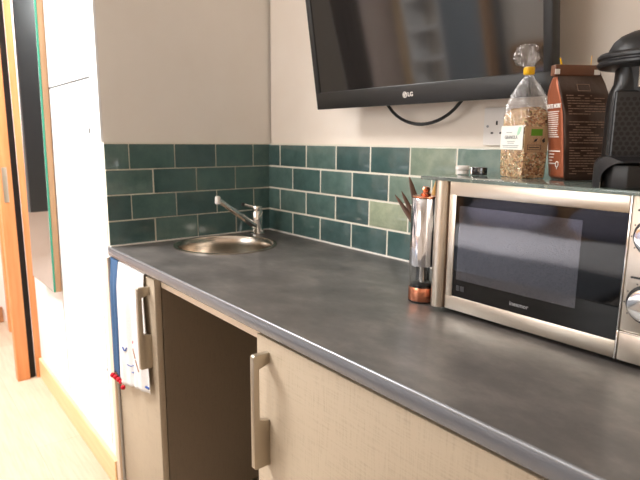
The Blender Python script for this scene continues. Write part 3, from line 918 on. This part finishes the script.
# ---------------------------------------------------------------- coffee machine
cx, cy = 1.335, -0.200
cm = thing('coffee_machine', 'glossy black capsule coffee machine with round head at the right edge, on the glass shelf', 'coffee machine', (cx, cy, GZ + 0.0003), rz=math.radians(30))
def rr(wd, d, r=0.02, n=8, oy=0.0, z=0):
    return [(x, y + oy, z) for x, y in quad_section(wd, d, r, n)]
obj('column', loft(B(), [rr(0.104, 0.066, 0.014, 8, 0.002, 0.0), rr(0.104, 0.066, 0.014, 8, 0.002, 0.128), rr(0.100, 0.066, 0.014, 8, 0.002, 0.142), rr(0.090, 0.066, 0.016, 8, 0.002, 0.155), rr(0.088, 0.066, 0.016, 8, 0.002, 0.185)]), 'black', cm, local=True)
gro = obj('grille', bx(-0.047, 0.047, -0.0345, -0.0305, 0.03, 0.142, bev=0.003), 'charcoal', cm, local=True, smooth=False)
hx = B()
for r_ in range(12):
    for c_ in range(11):
        x = -0.0420 + c_ * 0.0084 + (0.0042 if r_ % 2 else 0); z = 0.050 + r_ * 0.0072
        if x < 0.0435:
            lathe(hx, [(0.0032, -0.001), (0.0032, 0.0002)], (x, -0.0345, z), 6, 'Y')
obj('grille_holes', hx, 'dark', gro, local=True, smooth=False)
# drip tray under an arched band
obj('tray_base', prism(B(), [(-0.056, -0.035), (-0.056, -0.068), (-0.046, -0.084), (-0.028, -0.095), (0.028, -0.095), (0.046, -0.084), (0.056, -0.068), (0.056, -0.035)], 0.0, 0.034, 'XY', bev=0.002), 'black', cm, local=True)
arch_o = [(-0.0680, 0.0)] + [(-0.0680 + 0.015 * (1 - math.cos(a)), 0.030 + 0.016 * math.sin(a)) for a in [math.pi / 2 * k / 8 for k in range(9)]]
arch_o += [(-x, z) for x, z in arch_o[::-1]]
arch_i = [(-0.0600, 0.0)] + [(-0.0600 + 0.026 * (1 - math.cos(a)), 0.012 + 0.026 * math.sin(a)) for a in [math.pi / 2 * k / 8 for k in range(9)]]
arch_i += [(-x, z) for x, z in arch_i[::-1]]
b = B()
def yfront(x):
    return -0.104 + 0.030 * (abs(x) / 0.0625) ** 3
rings = []
fo = [b.verts.new((x, yfront(x), z)) for x, z in arch_o]; fi = [b.verts.new((x, yfront(x), z)) for x, z in arch_i]
ro = [b.verts.new((x * 0.98, -0.035, z)) for x, z in arch_o]; ri = [b.verts.new((x, -0.035, z)) for x, z in arch_i]
for A_, B_ in ((fo, fi), (fo, ro), (fi, ri), (ro, ri)):
    for k in range(len(fo) - 1):
        b.faces.new((A_[k], A_[k + 1], B_[k + 1], B_[k]))
for k in (0, -1):
    b.faces.new((fo[k], fi[k], ri[k], ro[k]))
obj('drip_tray', b, 'charcoal', cm, local=True)
obj('tray_foot', lathe(B(), [(0.005, 0.0), (0.005, 0.008), (0.002, 0.010)], (-0.060, -0.062, 0), 14), 'chrome', cm, local=True)
hc = (0.0, 0.0, 0)
obj('brew_head', lathe(B(), [(0.034, 0.120), (0.038, 0.140), (0.040, 0.160), (0.044, 0.180)], hc, 48), 'black', cm, local=True)
obj('head_rim', lathe(B(), [(0.052, 0.175), (0.070, 0.177), (0.0725, 0.180), (0.0725, 0.183), (0.070, 0.1855), (0.070, 0.187), (0.0725, 0.189), (0.0725, 0.193), (0.069, 0.1965), (0.052, 0.198)], hc, 80), 'charcoal', cm, local=True)
obj('lid', lathe(B(), [(0.059, 0.196), (0.0575, 0.203), (0.052, 0.214), (0.043, 0.222), (0.030, 0.228), (0.016, 0.231), (0.0001, 0.232)], hc, 56), 'black', cm, local=True)
obj('lid_hub', lathe(B(), [(0.020, 0.215), (0.020, 0.2340), (0.0001, 0.2350)], (0.03, -0.012, 0), 32), 'charcoal', cm, local=True)
obj('spout', lathe(B(), [(0.0065, 0.142), (0.0085, 0.144), (0.0090, 0.178)], (-0.014, -0.058, 0), 20), 'chrome', cm, local=True)

# ---------------------------------------------------------------- salt and pepper mill
PX, PY = 0.966, -0.262
pm = thing('pepper_mill', 'tall chrome electric pepper mill with copper base and clear chamber, left of the microwave', 'mill', (PX, PY, H))
obj('foot_ring', lathe(B(), [(0.0265, 0.0), (0.0275, 0.001), (0.0275, 0.004)], (PX, PY, H), 40), 'black', pm)
obj('copper_base', lathe(B(), [(0.0278, 0.004), (0.0282, 0.006), (0.0282, 0.030), (0.0275, 0.032), (0.02, 0.032)], (PX, PY, H), 48), 'copper', pm)
obj('clear_chamber', lathe(B(), [(0.0272, 0.0322), (0.0272, 0.077), (0.0250, 0.077), (0.0250, 0.0322)], (PX, PY, H), 48), 'acrylic', pm)
obj('grinder_core', lathe(B(), [(0.012, 0.0324), (0.015, 0.036), (0.008, 0.040), (0.007, 0.070), (0.012, 0.0768)], (PX, PY, H), 24), 'chrome', pm)
obj('peppercorns', lathe(B(), [(0.024, 0.0325), (0.0243, 0.037), (0.016, 0.041)], (PX, PY, H), 24), 'black', pm)
m = Mat('streaked_chrome', (228, 230, 236), 0.12, 1.0)
m.bump(m.noise(scale=(1, 1, 0.12), sc=46, det=2), 0.9, 0.006)
M['streaked'] = m.m
obj('sleeve', lathe(B(), [(0.0283, 0.0772), (0.0286, 0.079), (0.0278, 0.213), (0.0265, 0.2148), (0.01, 0.2148)], (PX, PY, H), 64), 'streaked', pm)
obj('copper_collar', lathe(B(), [(0.0265, 0.2149), (0.0272, 0.2165), (0.0265, 0.219), (0.011, 0.2205)], (PX, PY, H), 48), 'copper', pm)
obj('knob', lathe(B(), [(0.0100, 0.2206), (0.0105, 0.223), (0.0065, 0.2265), (0.0065, 0.228), (0.0088, 0.2325), (0.0065, 0.2365), (0.0001, 0.238)], (PX, PY, H), 28), 'copper', pm)

# ---------------------------------------------------------------- utensils in a slim holder hidden behind the mill
UX, UY = 0.903, -0.188
uh = obj('utensil_holder', lathe(B(), [(0.0185, 0.0), (0.0185, 0.105), (0.0168, 0.105), (0.0168, 0.003), (0.0001, 0.003)], (UX, UY, H + 0.0003), 32), 'charcoal')
tag(uh, 'slim dark utensil holder standing behind the pepper mill', 'holder')
def utensil(name, label, base, tipp, w1, mat):
    base, tipp = Vector(base), Vector(tipp)
    mouth = Vector((UX + (base.x - UX) * 0.8, UY + (base.y - UY) * 0.8, H + 0.112))
    cd_ = (Vector((1.69, -1.117, 1.16)) - tipp).normalized()
    b = B()
    secs = []
    def pt(t):
        if t < 0.45:
            return base.lerp(mouth, t / 0.45)
        k = (t - 0.45) / 0.55
        lead = mouth + Vector((0, 0, 0.012))
        return mouth.lerp(lead, k).lerp(lead.lerp(tipp, k), k)
    for s_, wv, th in ((0, 0.0026, 0.0026), (0.3, 0.0028, 0.0026), (0.45, 0.003, 0.0024), (0.55, 0.0032, 0.0022), (0.66, w1 * 0.7, 0.002), (0.78, w1, 0.0016), (0.88, w1 * 0.95, 0.0013), (0.96, w1 * 0.6, 0.001), (1.0, w1 * 0.15, 0.0008)):
        p = pt(s_); z = (pt(min(1, s_ + 0.02)) - pt(max(0, s_ - 0.02))).normalized()
        x = z.cross(cd_).normalized(); y = z.cross(x)
        secs.append([p + x * wv * math.cos(2 * math.pi * k / 12) + y * th * math.sin(2 * math.pi * k / 12) for k in range(12)])
    loft(b, secs)
    return tag(obj(name, b, mat), label, 'utensil', 'utensils behind the pepper mill')
g0 = H + 0.006
utensil('wooden_spatula', 'dark wooden spatula, tallest of the utensils leaning out behind the pepper mill', (UX - 0.004, UY + 0.006, g0), (0.838, -0.172, 1.081), 0.0080, 'dark_wood')
utensil('wooden_spoon', 'dark wooden utensil leaning furthest left behind the pepper mill', (UX - 0.001, UY - 0.008, g0), (0.817, -0.195, 1.040), 0.0055, 'dark_wood')
utensil('wooden_fork', 'dark wooden utensil in the middle of the three leaning left behind the mill', (UX - 0.007, UY - 0.001, g0), (0.829, -0.186, 1.048), 0.0060, 'dark_wood')
utensil('wooden_paddle', 'pale wooden utensil tip showing straight above the pepper mill knob', (UX + 0.007, UY + 0.003, g0), (0.922, -0.178, 1.078), 0.0080, 'pale_wood')

# ---------------------------------------------------------------- the room behind the camera (seen in the glass, the tiles and the steel)
bd = thing('bed', 'double bed on a dark base with headboard, mirrored in the microwave door', 'bed', (-0.15, -2.35, 0))
BX0, BX1, BY0, BY1 = -0.98, 0.72, -3.25, -1.45
obj('bed_base', bx(BX0 + 0.03, BX1 - 0.03, BY0 + 0.05, BY1 - 0.02, 0.0, 0.28, bev=0.01), 'brown_cloth', bd)
obj('mattress', bx(BX0, BX1, BY0 + 0.04, BY1, 0.282, 0.49, bev=0.04, seg=4), 'duvet', bd)
obj('headboard', bx(BX0, BX1, BY0 - 0.03, BY0 + 0.035, 0.0, 0.95, bev=0.02), 'tan_wood', bd)
def soft(x0, x1, y0, y1, z0, z1, amp, seed):
    r_ = random.Random(seed); ph = [r_.uniform(0, 6) for _ in range(6)]
    def f(u, v):
        x = x0 + (x1 - x0) * u; y = y0 + (y1 - y0) * v
        e = min(1, 8 * min(u, 1 - u, v, 1 - v)) ** 0.5
        return (x, y, z0 + (z1 - z0) * e + amp * e * (math.sin(9 * x + ph[0] + 3 * y) + math.sin(13 * y + ph[1]) * math.sin(7 * x + ph[2])))
    return grid(B(), f, 40, 40)
dv = tag(obj('duvet', soft(BX0 + 0.01, BX1 - 0.06, -2.9, -2.25, 0.495, 0.56, 0.008, 1), 'duvet', solid=0.004), 'white duvet folded across the bed, mirrored in the microwave door', 'duvet')
bk = tag(obj('blanket', soft(BX0 + 0.01, BX1 - 0.02, -2.24, -1.47, 0.495, 0.53, 0.006, 2), 'grey_cloth', solid=0.004), 'grey blanket over the foot of the bed behind the camera', 'blanket')
for i, x in enumerate((-0.55, 0.25)):
    pb = B(); bmesh.ops.create_uvsphere(pb, u_segments=32, v_segments=16, radius=1)
    for v in pb.verts:
        c_ = v.co
        sx_ = (abs(c_.x) ** 0.6) * (1 if c_.x > 0 else -1); sy_ = (abs(c_.y) ** 0.6) * (1 if c_.y > 0 else -1)
        v.co = Vector((x + 0.34 * sx_, -3.04 + 0.13 * sy_, 0.66 + 0.10 * c_.z + 0.3 * 0.13 * -sy_))
    tag(obj('pillow', pb, 'lilac'), ('lilac pillow on the left end of the bed behind the camera', 'lilac pillow on the right end of the bed behind the camera')[i], 'pillow', 'bed pillows')
# curtains, shelving and panel along the far side
def curtain(name, label, a0, a1, c, z0, z1, mat, along='x'):
    P = (lambda a, d, z: (a, c + d, z)) if along == 'x' else (lambda a, d, z: (c + d, a, z))
    f = lambda u, v: P(a0 + (a1 - a0) * u, 0.022 * math.sin(u * (a1 - a0) * 75), z0 + (z1 - z0) * v)
    t = thing(name, label, 'curtain', P((a0 + a1) / 2, 0, z0))
    obj('fabric', grid(B(), f, 90, 4), mat, t, solid=0.003)
    obj('curtain_rail', tube(B(), [P(a0 - 0.02, 0, z1 + 0.012), P(a1 + 0.02, 0, z1 + 0.012)], 0.010, 10), 'nickel', t)
curtain('curtain', 'dark brown curtain near the far corner behind the camera, mirrored in the television', -2.78, -2.42, XL + 0.06, 0.02, 2.2, 'brown_cloth', 'y')
curtain('curtain', 'beige curtain beside the shelving behind the camera, mirrored in the television', -2.12, -1.88, -3.2, 0.02, 2.2, 'beige_cloth')
sh = thing('shelving_unit', 'white open shelving unit between the beige curtain and the blue-grey wardrobe', 'shelves', (-1.66, -3.15, 0))
obj('side_panel', bx(-1.86, -1.835, -3.29, -3.02, 0, 1.8), 'white', sh, smooth=False)
obj('side_panel', bx(-1.49, -1.465, -3.29, -3.02, 0, 1.8), 'white', sh, smooth=False)
for z in (0.3, 0.62, 0.94, 1.2, 1.46, 1.775):
    obj('shelf', bx(-1.8345, -1.4905, -3.29, -3.03, z, z + 0.02), 'white', sh, smooth=False)
wr = thing('wardrobe', 'blue-grey wardrobe with pale top and wooden post beside the headboard', 'wardrobe', (-1.23, -3.15, 0))
obj('carcass', bx(-1.45, -1.06, -3.29, -3.03, 0, 1.5), 'blue_grey', wr, smooth=False)
obj('wardrobe_door', bx(-1.448, -1.062, -3.029, -3.01, 0.04, 1.46, bev=0.002), 'blue_grey', wr)
obj('top_board', bx(-1.45, -1.06, -3.29, -3.0, 1.501, 1.53), 'white', wr, smooth=False)
obj('wooden_post', bx(-1.055, -1.012, -3.10, -3.0, 0, 2.0), 'tan_wood', wr, smooth=False)
